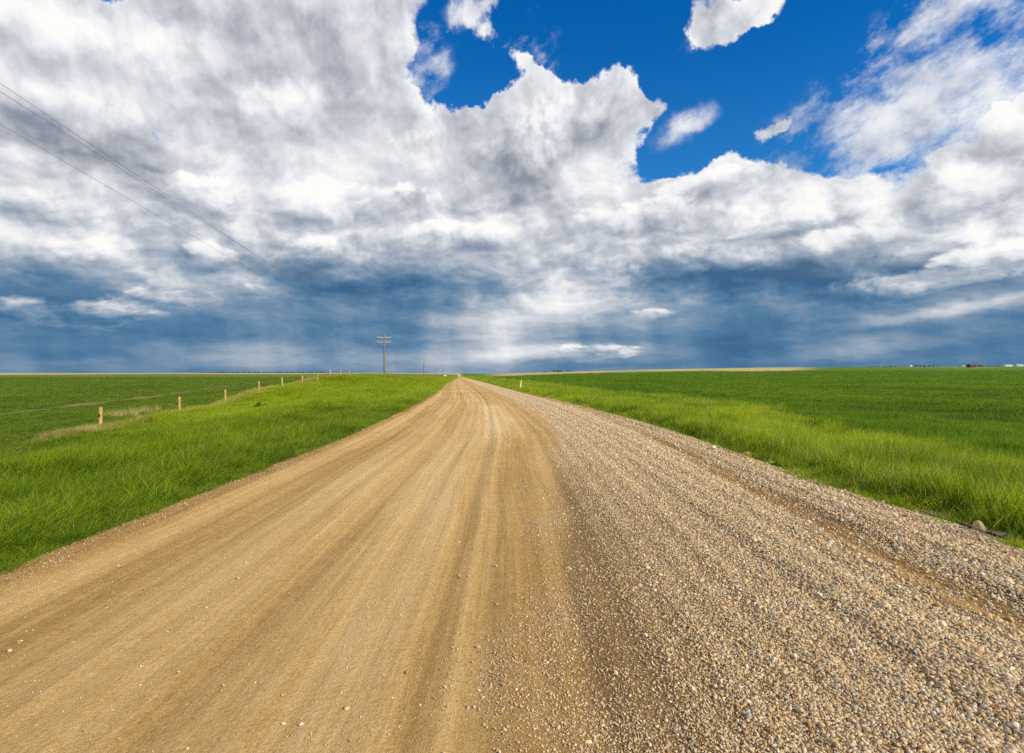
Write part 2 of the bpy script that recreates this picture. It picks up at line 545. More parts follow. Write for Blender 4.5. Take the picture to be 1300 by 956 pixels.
Drow = np.concatenate([np.linspace(-30, 0, 20)[:-1], geo(0, 12000, 260, 1.034)])
uo = geo(0, 9000, 95, 1.095)
Dg = Drow[:, None]
Xg = np.concatenate([XL(Dg) - uo[None, ::-1], XL(Dg) + (XR(Dg) - XL(Dg)) * np.array([[.004, .05, .35, .65, .95, .996]]), XR(Dg) + uo[None, :]], 1)
Dg = np.broadcast_to(Dg, Xg.shape)
Zg = terrain(Xg, Dg)
u_, w_ = XL(Dg) - Xg, Xg - XR(Dg)
verge_a = np.clip(np.where(u_ > 0, 1 - sstep(15.5, 17.5, u_), 1 - sstep(-.6, .6, w_ - WB(Dg))), 0, 1)
pxg = CX + FPX * Xg / np.maximum(Dg, 40)
left_tan = sstep(1900, 2300, Dg + 300 * np.sin(Xg * .0021) + 150 * np.sin(Xg * .007 + 2)) * (u_ > 0)
rt_phase = Dg + 90 * np.sin(pxg * .021) + 50 * np.sin(pxg * .06 + 1)
right_tan = np.maximum(sstep(640, 690, rt_phase) * (1 - sstep(1010, 1040, pxg)) * sstep(600, 650, pxg),
                       sstep(520, 540, rt_phase) * (1 - sstep(560, 585, rt_phase)) * sstep(755, 790, pxg) * (1 - sstep(850, 880, pxg))) * (w_ > 0)
right_tan = np.maximum(right_tan, sstep(1000, 1040, rt_phase) * (1 - sstep(1090, 1130, rt_phase)) * sstep(1100, 1120, pxg) * (1 - sstep(1290, 1330, pxg)) * (w_ > 0) * .8)
left_strip = np.exp(-((Dg - 240) / 30)**2) * np.exp(-((pxg - 125) / 12)**2) * .8
left_rows = .55 * np.exp(-((Dg - 330 - .5 * Xg) / 22)**2) * (u_ > 60) + .4 * np.exp(-((Dg - 700 - .3 * Xg) / 60)**2) * (u_ > 90)
ground = grid_mesh('ground', Xg, Dg, Zg, m_ground, dict(verge=verge_a, tan=np.clip(left_tan + right_tan + left_strip + left_rows, 0, 1), leftfield=(u_ > 0) * 1.0))
tag(ground, 'green prairie fields and grassy verges running to a flat horizon', None, kind='structure')

# ------------------------------------------------------------------ road
m_road, t, out = new_mat('road_dirt')
s, tt = attr(t, 's'), attr(t, 't')
pos = Ex(t, t.node('ShaderNodeNewGeometry').outputs['Position'])
wob = (t.noise(t.xyz(tt * 0.05, s * 0.3, 0.0), 1.0, 3, 0.5) - 0.5) * 0.30
sw = s + wob * t.rng(tt, 2.0, 10.0, 0.3, 1.0)
streak = t.noise(t.xyz(sw * 3.2, tt * 0.10, 0.0), 1.0, 6, 0.62)
streak2 = t.noise(t.xyz(sw * 14.0, tt * 0.22, 3.0), 1.0, 4, 0.6)
streak3 = t.noise(t.xyz(sw * 38.0, tt * 0.9, 5.0), 1.0, 4, 0.65)
grain2 = t.noise(pos, 9.0, 6, 0.75)
speck = t.noise(pos, 130.0, 3, 0.8)
patch = t.noise(t.xyz(s * 0.5, tt * 0.16, 7.0), 1.0, 5, 0.6)
grain = t.noise(pos, 42.0, 5, 0.7)
grit = t.voro(pos, 36.0)
prof = t.ramp(sw / 10.0, [(0.0, (.10,) * 3), (.055, (.16,) * 3), (.085, (.76,) * 3), (.125, (.36,) * 3), (.155, (.30,) * 3), (.20, (.70,) * 3), (.255, (.62,) * 3),
                          (.285, (.40,) * 3), (.315, (.66,) * 3), (.375, (.74,) * 3), (.402, (.44,) * 3), (.42, (.66,) * 3), (.45, (.40,) * 3), (.475, (.34,) * 3),
                          (.52, (.55,) * 3), (.57, (.40,) * 3), (.64, (.66,) * 3), (.77, (.62,) * 3), (.815, (.06,) * 3), (.86, (.55,) * 3), (.95, (.5,) * 3)])
prof = t.sep(prof)[0]
v = 0.20 + prof * 0.52 + (streak - 0.5) * 0.45 + (streak2 - 0.5) * 0.42 + (streak3 - 0.5) * 0.30 + (patch - 0.5) * 0.42 + (grain - 0.5) * 0.55 + (grain2 - 0.5) * 0.40 + (speck - 0.5) * 0.5 * t.rng(tt, 4.0, 14.0, 1.0, 0.3)
v = v + t.rng(s, 3.7, 4.1) * t.rng(s, 5.2, 4.8) * t.rng(tt + (streak3 - 0.5) * 12.0, 12.0, 17.0) * t.rng(tt + (streak3 - 0.5) * 12.0, 34.0, 27.0) * 0.24     # dusty worn patch
v = v - attr(t, 'rut') * 0.22
dirt = t.ramp(v, [(0.0, (.16, .088, .024)), (.3, (.315, .190, .066)), (.55, (.46, .305, .130)), (.85, (.57, .435, .25))])
grav = attr(t, 'gravel')
gcol = t.ramp(t.noise(pos, 30.0, 3, 0.8) * 0.75 + grit * 0.5, [(.2, (.10, .062, .028)), (.45, (.32, .225, .12)), (.65, (.49, .365, .21)), (.85, (.60, .49, .33))])
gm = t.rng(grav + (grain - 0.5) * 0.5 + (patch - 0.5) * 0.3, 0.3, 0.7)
dirt = t.mix(gm * t.rng(tt, 6.0, 17.0, 0.75, 0.0), dirt, (.12, .072, .03))     # shade in the gaps between loose stones, put into the dirt colour
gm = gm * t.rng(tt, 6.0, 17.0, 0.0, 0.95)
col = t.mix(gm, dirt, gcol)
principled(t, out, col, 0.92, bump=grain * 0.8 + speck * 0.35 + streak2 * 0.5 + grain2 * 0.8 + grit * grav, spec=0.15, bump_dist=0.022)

fB = smooth_table([-20, 3, 7, 14, 25, 55, 200], [.50, .50, .53, .60, .66, .66, .62])      # where loose gravel begins across the road
SRUT = smooth_table([-20, 3.7, 12.7, 22, 60, 300], [7.95, 8.0, 8.3, 8.5, 8.0, 8.0])


def road_z(X, D):
    xl, xr = XL(D), XR(D)
    f = (X - xl) / (xr - xl)
    ss = X - xl
    z = ZROAD(D) + 0.06 * (1 - (2 * f - 1)**2)
    fade = 1 - sstep(60, 140, D)
    rut = lambda c, w, a: a * np.exp(-((ss - c) / w)**2)
    z = z + fade * (rut(4.03, .10, -.012) + rut(4.25, .09, .012) + rut(1.5, .30, -.025) + rut(2.9, .22, -.018) + rut(.45, .28, .035)
                    + rut(SRUT(D), .36, -.03) + rut(SRUT(D) - .8, .4, .03) + rut(5.2, .3, -.02) + rut(SRUT(D) + .75, .35, .025))
    z = z + fade * (.008 * np.sin(ss * 9 + D * .21) * np.sin(D * .13 + ss) + .006 * np.sin(ss * 21 + D * .05))
    z = z - 5.0 * np.clip(np.maximum(f - 1, -f), 0, None)          # loose shoulder falling away to the verge
    return z - 0.05 * (sstep(.965, 1.0, f) + 1 - sstep(0, .03, f))


Dr = np.concatenate([np.linspace(-14, 2, 30)[:-1], geo(2, 4300, 330, 1.021)])
fr = np.linspace(-0.022, 1.022, 158)
Dq = Dr[:, None]
wig = 0.05 * np.sin(Dq * .9) + .035 * np.sin(Dq * 2.3 + 1) + .02 * np.sin(Dq * 8.3)
Xq = XL(Dq) + (XR(Dq) - XL(Dq)) * fr[None, :]
Xq = Xq + wig * ((fr < .02) | (fr > .98))[None, :] * (1 - sstep(30, 80, Dq))
Dq = np.broadcast_to(Dq, Xq.shape)
Fq = np.broadcast_to(fr[None, :], Xq.shape)
grav_a = sstep(-.05, .06, Fq - fB(Dq)) + .22 * np.exp(-((Xq - XL(Dq) - .45) / .4)**2)
grav_a = grav_a * (1 - .75 * np.exp(-((Xq - XL(Dq) - SRUT(Dq)) / .33)**2))
road = grid_mesh('road', Xq, Dq, road_z(Xq, Dq), m_road, dict(s=(Xq - XL(Dq)) * 9.6 / np.minimum(XR(Dq) - XL(Dq), 9.9), t=Dq, gravel=np.clip(grav_a, 0, 1), rut=np.exp(-((Xq - XL(Dq) - SRUT(Dq)) / .30)**2)))
tag(road, 'straight tan dirt and gravel road running to the horizon', None, kind='structure')

# dirt track worn through the left field
m_track, t, out = new_mat('track_dirt')
pos = Ex(t, t.node('ShaderNodeNewGeometry').outputs['Position'])
tn = t.noise(pos, 0.5, 6, 0.65)
principled(t, out, t.mix(t.rng(tn, .35, .65), (.17, .135, .045), (.10, .12, .02)), 0.95, bump=tn, bump_dist=.1, spec=.1)
tp = [hit(-160, 545), hit(0, 526), hit(90, 515), hit(200, 502), hit(300, 489), hit(345, 483.5), hit(395, 480)]
tv, tf = [], []
for a, b in zip(tp[:-1], tp[1:]):
    nseg = 14
    for i in range(nseg):
        q = i / nseg
        tv.append((a[0] + (b[0] - a[0]) * q, a[1] + (b[1] - a[1]) * q))
tv = np.array(tv)
dirv = np.gradient(tv, axis=0)
dirv /= np.linalg.norm(dirv, axis=1)[:, None]
nrm = np.stack([-dirv[:, 1], dirv[:, 0]], 1)
across = np.linspace(-1, 1, 7)
half = 1.15 * (1 + .3 * np.sin(np.arange(len(tv)) * 1.3))
TX = tv[:, :1] + nrm[:, :1] * across[None] * half[:, None]
TY = tv[:, 1:] + nrm[:, 1:] * across[None] * half[:, None]
track = grid_mesh('dirt_track', TX, TY, terrain(TX, TY) + 0.05 - .03 * across[None]**2, m_track)
tag(track, 'worn brown dirt track crossing the green field beyond the fence', None, kind='structure')

# ------------------------------------------------------------------ scattered ground cover (uncountable: grass, crop, gravel)
def leaf_mat(name, c_dark, c_light, c_dry, dry_amt, patch_scale=0.12, trans=0.45, bank_sun=None):
    m, t, out = new_mat(name)
    pos = Ex(t, t.node('ShaderNodeNewGeometry').outputs['Position'])
    rnd = Ex(t, t.node('ShaderNodeObjectInfo').outputs['Random'])
    br = attr(t, 'blade')
    pn = t.noise(pos, patch_scale, 4, 0.6)
    pn2 = t.noise(pos, patch_scale * 7, 3, 0.6)
    f = t.rng(pn * 1.2 + pn2 * 0.7 + (rnd - 0.5) * 0.35 + (br - 0.5) * 0.55, 0.55, 1.22)
    if bank_sun:      # shaded near verge and sunlit bank beyond, painted into the blade colour
        f = t.math('ADD', f, t.rng(t.sep(pos)[1] + (pn - 0.5) * 30.0, bank_sun[0], bank_sun[1], bank_sun[2], bank_sun[3]), clamp=True)
    c = t.mix(f, c_dark, c_light)
    dry = t.rng(br + (pn2 - 0.5) * 0.5, 1.0 - dry_amt, 1.02 - dry_amt)
    c = t.mix(dry, c, c_dry)
    d = t.node('ShaderNodeBsdfPrincipled')
    t.put(d.inputs['Base Color'], c)
    d.inputs['Roughness'].default_value = 0.55
    d.inputs['Specular IOR Level'].default_value = 0.22
    tr = t.node('ShaderNodeBsdfTranslucent')
    t.put(tr.inputs[0], t.cmul(c, (1.25, 1.15, 0.6)))
    mx = t.node('ShaderNodeMixShader')
    mx.inputs[0].default_value = trans
    t.nt.links.new(d.outputs[0], mx.inputs[1])
    t.nt.links.new(tr.outputs[0], mx.inputs[2])
    t.nt.links.new(mx.outputs[0], out.inputs[0])
    return m


def clump(name, mat, n, radius, h, width, lean, spread, segs=3, heads=0.0, seed=0):
    """A tuft: n tapering curved blades leaning downwind (+X)."""
    r = np.random.default_rng(seed)
    V, F, A = [], [], []
    for i in range(n):
        a, rr = r.uniform(0, 2 * math.pi), radius * math.sqrt(r.uniform())
        bx, by = rr * math.cos(a), rr * math.sin(a)
        hh = h * r.uniform(.5, 1.1)
        la = r.normal(0.1, 1.0)
        ll = lean * r.uniform(.3, 1.3)
        lx, ly = math.cos(la) * ll + r.normal(0, spread), math.sin(la) * ll + r.normal(0, spread)
        fa = r.uniform(0, math.pi)
        fx, fy = math.cos(fa), math.sin(fa)
        b0 = len(V)
        val = r.uniform()
        for k in range(segs + 1):
            q = k / segs
            wv = width * (1 - q**1.6) * .5 * r.uniform(.9, 1.1)
            cx = bx + lx * hh * q**1.9
            cy = by + ly * hh * q**1.9
            cz = hh * (q - .16 * q * q * (abs(lx) + abs(ly))) - .02
            if k < segs:
                V += [(cx - fx * wv, cy - fy * wv, cz), (cx + fx * wv, cy + fy * wv, cz)]
                A += [val, val]
            else:
                V.append((cx, cy, cz))
                A.append(val)
        for k in range(segs):
            o = b0 + 2 * k
            F.append((o, o + 1, o + 3, o + 2) if k < segs - 1 else (o, o + 1, o + 2))
    o = mesh_obj(name, V, F, mat, link=False)
    at = o.data.attributes.new('blade', 'FLOAT', 'POINT')
    at.data.foreach_set('value', np.array(A, np.float32))
    return o


def scatter(name, protos, P, R, S, idx, label):
    """One stuff object: points with rotation, scale and variant, instanced by geometry nodes."""
    lib = bpy.data.collections.new(name + '_variants')
    for p in protos:
        lib.objects.link(p)
    me = bpy.data.meshes.new(name)
    n = len(P)
    me.vertices.add(n)
    me.vertices.foreach_set('co', P.astype(np.float32).ravel())
    for nm, arr in (('rot', R), ('scl', S)):
        a = me.attributes.new(nm, 'FLOAT_VECTOR', 'POINT')
        a.data.foreach_set('vector', arr.astype(np.float32).ravel())
    a = me.attributes.new('idx', 'INT', 'POINT')
    a.data.foreach_set('value', idx.astype(np.int32))
    me.update()
    o = bpy.data.objects.new(name, me)
    COL.objects.link(o)
    g = bpy.data.node_groups.new(name, 'GeometryNodeTree')
    g.interface.new_socket('Geometry', in_out='INPUT', socket_type='NodeSocketGeometry')
    g.interface.new_socket('Geometry', in_out='OUTPUT', socket_type='NodeSocketGeometry')
    N = g.nodes.new
    gi, go = N('NodeGroupInput'), N('NodeGroupOutput')
    ci = N('GeometryNodeCollectionInfo')
    ci.inputs['Collection'].default_value = lib
    ci.inputs['Separate Children'].default_value = True
    ci.inputs['Reset Children'].default_value = True
    ip = N('GeometryNodeInstanceOnPoints')
    ip.inputs['Pick Instance'].default_value = True
    L = g.links.new
    L(gi.outputs[0], ip.inputs['Points'])
    L(ci.outputs[0], ip.inputs['Instance'])
    for nm, typ, sock in (('idx', 'INT', 'Instance Index'), ('rot', 'FLOAT_VECTOR', 'Rotation'), ('scl', 'FLOAT_VECTOR', 'Scale')):
        na = N('GeometryNodeInputNamedAttribute')
        na.data_type = typ
        na.inputs['Name'].default_value = nm
        src = next(s_ for s_ in na.outputs if s_.enabled and s_.name == 'Attribute')
        if sock == 'Rotation':
            er = N('FunctionNodeEulerToRotation')
            L(src, er.inputs[0])
            src = er.outputs[0]
        L(src, ip.inputs[sock])
    L(ip.outputs[0], go.inputs[0])
    md = o.modifiers.new('scatter', 'NODES')
    md.node_group = g
    tag(o, label, None, kind='stuff')
    return o


def sample_strip(n, dens, off_lo, off_hi, side, D0, D1):
    """Points beside the road; dens(D) weights distance. side -1 left, +1 right."""
    Dt = np.geomspace(D0, D1, 4000)
    wgt = dens(Dt) * np.gradient(Dt)
    cdf = np.cumsum(wgt)
    D = np.interp(rng.uniform(0, cdf[-1], n), cdf, Dt)
    lo, hi = off_lo(D) if callable(off_lo) else off_lo, off_hi(D) if callable(off_hi) else off_hi
    off = lo + (hi - lo) * rng.uniform(0, 1, n)
    X = XL(D) - off if side < 0 else XR(D) + off
    ok = np.abs(X) < D * 0.97 + 3.5
    return X[ok], D[ok], off[ok]


def clump_points(name, protos, X, D, hs, ws, label, zoff=0.0, tilt=.12, yaw=.8):
    n = len(X)
    P = np.stack([X, D, terrain(X, D) + zoff], 1)
    R = np.stack([rng.normal(0, tilt, n), rng.normal(0, tilt, n), rng.normal(0, yaw, n)], 1)
    S = np.stack([ws, ws, hs], 1)
    return scatter(name, protos, P, R, S, rng.integers(0, len(protos), n), label)


wide = lambda D: np.maximum(1.0, (D / 16.0)**.75)


def tussock(X, D, side, k, r, lo, hi):
    """Gather tufts into tussocks of k, each with its own height."""
    n = len(X) // k
    hgt = np.repeat(rng.uniform(lo, hi, n), k)
    X = np.repeat(X[:n], k) + rng.normal(0, r, n * k) * wide(np.repeat(D[:n], k))**.5
    D = np.repeat(D[:n], k) + rng.normal(0, r, n * k) * wide(np.repeat(D[:n], k))**.5
    o = XL(D) - X if side < 0 else X - XR(D)
    ok = o > -.08 + .45 * (ptrend(X, D, 1.2, 3) - .5) + .25 * rng.normal(size=len(o)) * (rng.uniform(size=len(o)) < .3) * np.minimum(1, D / 8)
    return X[ok], D[ok], o[ok], hgt[ok]


def ptrend(X, D, sc, ph):
    return .5 + .25 * (np.sin(X * sc + ph + 1.7 * np.sin(D * sc * .6)) + np.sin(D * sc * .8 + ph * 2 + 1.3 * np.sin(X * sc * 1.3)))


m_vl = leaf_mat('verge_grass_blade', (.045, .120, .004), (.30, .40, .012), (.34, .29, .12), 0.02, patch_scale=.07, bank_sun=(12, 50, -.22, .45))
m_vr = leaf_mat('roadside_grass_blade', (.065, .150, .004), (.35, .47, .014), (.46, .40, .15), 0.09, patch_scale=.16)
m_cr = leaf_mat('crop_blade', (.045, .125, .004), (.155, .275, .010), (.20, .20, .06), 0.01, patch_scale=.05)
m_cl = leaf_mat('pasture_blade', (.050, .120, .005), (.135, .24, .010), (.32, .26, .10), 0.10, patch_scale=.06)
m_dry = leaf_mat('dry_grass_blade', (.30, .24, .08), (.62, .53, .27), (.14, .19, .03), 0.15)

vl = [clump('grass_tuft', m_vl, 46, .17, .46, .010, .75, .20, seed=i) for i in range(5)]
vr = [clump('grass_tuft', m_vr, 46, .16, .50, .010, .45, .20, seed=10 + i) for i in range(5)]
cr = [clump('crop_tuft', m_cr, 40, .20, .34, .011, .30, .18, seed=20 + i) for i in range(4)]
cl = [clump('pasture_tuft', m_cl, 40, .20, .24, .010, .60, .25, seed=30 + i) for i in range(4)]
dr = [clump('dry_tuft', m_dry, 40, .20, .52, .009, .55, .28, seed=40 + i) for i in range(3)]

# left verge and bank
X, D, o = sample_strip(66000, lambda D: np.minimum(D, 16) ** .5 * (D + 8.)**-1.1, -.12, lambda D: np.minimum(16.2, 1.2 * D + 3), -1, 3, 420)
keep = (o > .25) | (rng.uniform(0, 1, len(o)) < .55)
X, D, o, th = tussock(X[keep], D[keep], -1, 6, .13, .62, 1.25)
hs = (.30 + .70 * sstep(-.1, .7, o)) * rng.uniform(.7, 1.12, len(o)) * th * (.78 + .5 * ptrend(X, D, .5, 1))
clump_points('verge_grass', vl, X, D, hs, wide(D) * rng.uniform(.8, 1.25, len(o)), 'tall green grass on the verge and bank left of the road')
# right verge
X, D, o = sample_strip(46000, lambda D: np.minimum(D, 16) ** .5 * (D + 8.)**-1.2, -.10, lambda D: WB(D) + .2, 1, 4, 420)
keep = (o > .2) | (rng.uniform(0, 1, len(o)) < .55)
X, D, o, th = tussock(X[keep], D[keep], 1, 6, .12, .55, 1.35)
ok = np.hypot(X - 5.1, D - 6.1) > .30      # the boulder stands clear
X, D, o, th = X[ok], D[ok], o[ok], th[ok]
hs = (.32 + .68 * sstep(-.1, .6, o)) * rng.uniform(.7, 1.12, len(o)) * th * (.80 + .5 * ptrend(X, D, .8, 3))
clump_points('roadside_grass', vr, X, D, hs, wide(D) * rng.uniform(.8, 1.25, len(o)), 'tall yellow green grass along the right edge of the road')
# low tufts spilling over both road edges
for side, mats_, nm, lab in ((-1, vl, 'edge_grass', 'short grass tufts creeping onto the left edge of the road'), (1, vr, 'edge_tufts', 'short grass tufts creeping into the gravel on the right')):
    X, D, o = sample_strip(5200, lambda D: (D + 5.)**-1.0, -.38, .5, side, 3, 160)
    ok = (ptrend(X, D, 2.2, 5) + .35 * rng.normal(size=len(o)) > .42 - .5 * (o + .1))
    X, D, o = X[ok], D[ok], o[ok]
    ok = np.hypot(X - 5.1, D - 6.05) > .38
    X, D, o = X[ok], D[ok], o[ok]
    n_ = len(X)
    zz = np.where(o > 0, terrain(X, D), ZROAD(D) - .03)
    scatter(nm, mats_, np.stack([X, D, zz], 1), np.stack([rng.normal(0, .15, n_), rng.normal(0, .15, n_), rng.normal(0, 1, n_)], 1),
            np.stack([wide(D) * rng.uniform(.35, .8, n_)] * 2 + [rng.uniform(.12, .42, n_)], 1), rng.integers(0, len(mats_), n_), lab)
# right crop
X, D, o = sample_strip(90000, lambda D: D * (D + 12.)**-1.75, lambda D: WB(D) - .3, lambda D: np.maximum(10, 1.02 * D + 4 - XR(D)), 1, 6, 700)
ok = o > WB(D) - .3
X, D, o = X[ok], D[ok], o[ok]
ok = D < 560
X, D, o = X[ok], D[ok], o[ok]
hs = rng.uniform(.8, 1.15, len(o)) * (.9 + .25 * ptrend(X, D, .3, 5))
clump_points('field_crop', cr, X, D, hs, wide(D) * rng.uniform(.85, 1.2, len(o)), 'dense dark green young crop covering the field on the right')
# left pasture, leaving the worn track bare
X, D, o = sample_strip(70000, lambda D: D * (D + 12.)**-1.75, 15.6, lambda D: np.maximum(17, 1.02 * D + 4 + XL(D)), -1, 14, 600)
dd = np.min(np.hypot(X[:, None] - tv[None, :, 0], D[:, None] - tv[None, :, 1]), 1)
ok = dd > 1.9 + wide(D) * .15
X, D, o = X[ok], D[ok], o[ok]
hs = rng.uniform(.7, 1.15, len(o)) * (.7 + .6 * ptrend(X, D, .25, 2))
clump_points('pasture_grass', cl, X, D, hs, wide(D) * rng.uniform(.85, 1.2, len(o)), 'short green pasture beyond the fence on the left')
# dry tufts along the fence, on the bank top and in the right verge
X, D, o = sample_strip(8000, lambda D: (D + 10.)**-.7, 15.2, 16.5, -1, 25, 300)
ok = ptrend(X, D, 1.1, 4) + .25 * rng.normal(size=len(o)) > .30
X1, D1 = X[ok], D[ok]
X, D, o = sample_strip(1300, lambda D: (D + 5.)**-1., 3.5, lambda D: WB(D), 1, 9, 200)
ok = ptrend(X, D, .9, 8) > .58
X2, D2 = X[ok], D[ok]
c1 = hit(165, 529)
X3, D3 = c1[0] + rng.normal(0, .7, 46), c1[1] + rng.normal(0, .7, 46)
X, D = np.concatenate([X1, X2, X3]), np.concatenate([D1, D2, D3])
hs = rng.uniform(.55, 1.15, len(X))
hs[-46:] *= 1.5
clump_points('dry_grass', dr, X, D, hs, np.maximum(1, (D / 25)**.6) * rng.uniform(.7, 1.2, len(X)), 'pale dry grass tufts along the fence line and ditch')


# ------------------------------------------------------------------ loose stones
def stone_mat(name, stops, scale=60):
    m, t, out = new_mat(name)
    rnd = Ex(t, t.node('ShaderNodeObjectInfo').outputs['Random'])
    pos = Ex(t, t.node('ShaderNodeNewGeometry').outputs['Position'])
    n = t.noise(pos, scale, 4, .65)
    c = t.ramp(rnd + (n - .5) * .12, stops)
    c = t.mix(t.rng(n, .3, .7), t.cmul(c, (.78, .74, .68)), c)
    principled(t, out, c, .8, bump=n, spec=.25, bump_dist=.004)
    return m


def stone(name, mat, seed, flat=.62, sub=2, link=False, rough=.28):
    bm = bmesh.new()
    bmesh.ops.create_icosphere(bm, subdivisions=sub, radius=.5)
    off = Vector((seed * 3.1, seed * 7.7, seed * 1.3))
    r = random.Random(seed)
    ax = (1.0, r.uniform(.65, .95), flat * r.uniform(.8, 1.15))
    cuts = [(Vector((r.gauss(0, 1), r.gauss(0, 1), r.gauss(0, 1))).normalized(), r.uniform(.30, .42)) for _ in range(6)]
    for v in bm.verts:
        p = v.co.copy()
        p *= 1 + rough * mnoise.noise(p * 2.2 + off)
        for nrm_, dd_ in cuts:
            e = p.dot(nrm_) - dd_
            if e > 0:
                p -= nrm_ * e * .8
        v.co = Vector((p.x * ax[0], p.y * ax[1], p.z * ax[2]))
    me = bpy.data.meshes.new(name)
    bm.to_mesh(me)
    bm.free()
    me.polygons.foreach_set('use_smooth', [True] * len(me.polygons))
    me.materials.append(mat)
    o = bpy.data.objects.new(name, me)
    if link:
        COL.objects.link(o)
    return o


m_stone = stone_mat('gravel_stone', [(0, (.47, .34, .18)), (.2, (.58, .45, .27)), (.38, (.42, .31, .18)), (.52, (.34, .29, .22)), (.62, (.62, .51, .34)), (.76, (.36, .19, .065)), (.86, (.22, .205, .18)), (.95, (.66, .59, .47))])
stones = [stone('stone', m_stone, i + 1, sub=2 if i < 4 else 1) for i in range(8)]


def stones_at(X, D, size, name, label, sink=.18):
    n = len(X)
    P = np.stack([X, D, np.where((X > XL(D)) & (X < XR(D)), road_z(X, D), terrain(X, D)) + size * (.30 - sink)], 1)
    R = np.stack([rng.normal(0, .45, n), rng.normal(0, .45, n), rng.uniform(0, 6.28, n)], 1)
    S = np.stack([size * rng.uniform(.8, 1.3, n), size * rng.uniform(.8, 1.2, n), size * rng.uniform(.8, 1.2, n)], 1)
    return scatter(name, stones, P, R, S, rng.integers(0, len(stones), n), label)


def road_sample(n, D0, D1, pw):
    Dt = np.geomspace(D0, D1, 4000)
    cdf = np.cumsum((Dt + 1.5)**-pw * np.gradient(Dt))
    D = np.interp(rng.uniform(0, cdf[-1], n), cdf, Dt)
    f = rng.uniform(-.022, 1.032, n)
    X = XL(D) + (XR(D) - XL(D)) * f
    ok = np.abs(X) < D * .97 + 1.6
    return X[ok], D[ok], f[ok]


X, D, f = road_sample(1000000, 1.6, 34, 1.45)
ss = X - XL(D)
nz = ptrend(X, D, 1.6, 2) * .5 + ptrend(X, D, 4.1, 6) * .5
dens = sstep(-.06, .08, f - fB(D) + (nz - .5) * .12)
dens *= 1 - .88 * np.exp(-((ss - SRUT(D) - .5 * (nz - .5)) / .36)**2)
dens *= 1 - .55 * np.exp(-((ss - 5.25 - .4 * (nz - .5)) / .28)**2) * sstep(1, 4, D)
dens = np.maximum(dens, .26 * np.exp(-((ss - .48) / .26)**2) * (.15 + 1.4 * nz))
dens = np.maximum(dens, .10 * sstep(.30, .50, f) * sstep(.35, .8, nz))
dens = np.maximum(dens, .012)
ok = rng.uniform(0, 1, len(X)) < dens
X, D, f, dens = X[ok], D[ok], f[ok], dens[ok]
size = np.exp(rng.normal(math.log(.0148), .40, len(X))) * np.where(f > .45, .52 + .70 * sstep(.45, .85, f), np.exp(rng.normal(-.85, .3, len(f)))) * np.maximum(1, (D / 6)**.40)
size = np.clip(size, .006, .075)
print('stones', len(X))
stones_at(X, D, size, 'gravel', 'loose tan and grey gravel spread over the right half of the road')

# ------------------------------------------------------------------ countable things
def empty(name, loc, label, cat, group=None, rz=0.0):
    o = bpy.data.objects.new(name, None)
    o.location = loc
    o.rotation_euler = (0, 0, rz)
    COL.objects.link(o)
    return tag(o, label, cat, group)


def copy_tree(o, parent=None):
    c = o.copy()
    COL.objects.link(c)
    if parent:
        c.parent = parent
    for ch in [x for x in bpy.data.objects if x.parent == o]:
        copy_tree(ch, c)
    return c


class MB:
    def __init__(self):
        self.v, self.f = [], []

    def box(self, c, s, rot=None, bev=0.0):
        hx, hy, hz = s[0] / 2, s[1] / 2, s[2] / 2
        b = len(self.v)
        M = rot or Matrix.Identity(3)
        for sx, sy, sz in ((-1, -1, -1), (1, -1, -1), (1, 1, -1), (-1, 1, -1), (-1, -1, 1), (1, -1, 1), (1, 1, 1), (-1, 1, 1)):
            self.v.append(Vector(c) + M @ Vector((sx * hx, sy * hy, sz * hz)))
        self.f += [tuple(b + i for i in q) for q in ((3, 2, 1, 0), (4, 5, 6, 7), (0, 1, 5, 4), (1, 2, 6, 5), (2, 3, 7, 6), (3, 0, 4, 7))]
        return self

    def tube(self, pts, radii, n=10, cap=True):
        pts = [Vector(p) for p in pts]
        rings = []
        for i, p in enumerate(pts):
            d = (pts[min(i + 1, len(pts) - 1)] - pts[max(i - 1, 0)]).normalized()
            a = d.orthogonal().normalized() if abs(d.z) < .95 else Vector((1, 0, 0))
            a = (a - d * a.dot(d)).normalized()
            bb = d.cross(a)
            b = len(self.v)
            for k in range(n):
                th = 2 * math.pi * k / n
                self.v.append(p + (a * math.cos(th) + bb * math.sin(th)) * radii[i])
            rings.append(b)
        for r0, r1 in zip(rings[:-1], rings[1:]):
            for k in range(n):
                self.f.append((r0 + k, r0 + (k + 1) % n, r1 + (k + 1) % n, r1 + k))
        if cap:
            self.f.append(tuple(rings[0] + k for k in reversed(range(n))))
            self.f.append(tuple(rings[-1] + k for k in range(n)))
        return self

    def poly(self, pts):
        b = len(self.v)
        self.v += [Vector(p) for p in pts]
        self.f.append(tuple(range(b, b + len(pts))))
        return self

    def prism(self, prof, y0, y1):
        """Extrude an (x, z) outline along y."""
        n = len(prof)
        b = len(self.v)
        self.v += [Vector((x, y0, z)) for x, z in prof] + [Vector((x, y1, z)) for x, z in prof]
        self.f.append(tuple(b + i for i in range(n)))
        self.f.append(tuple(b + n + i for i in reversed(range(n))))
        for i in range(n):
            j = (i + 1) % n
            self.f.append((b + j, b + i, b + n + i, b + n + j))
        return self

    def build(self, name, mat, parent=None, smooth=False, bevel=0.0):
        o = mesh_obj(name, self.v, self.f, mat, parent, smooth=smooth)
        if bevel:
            md = o.modifiers.new('bevel', 'BEVEL')
            md.width, md.segments, md.limit_method = bevel, 2, 'ANGLE'
        return o


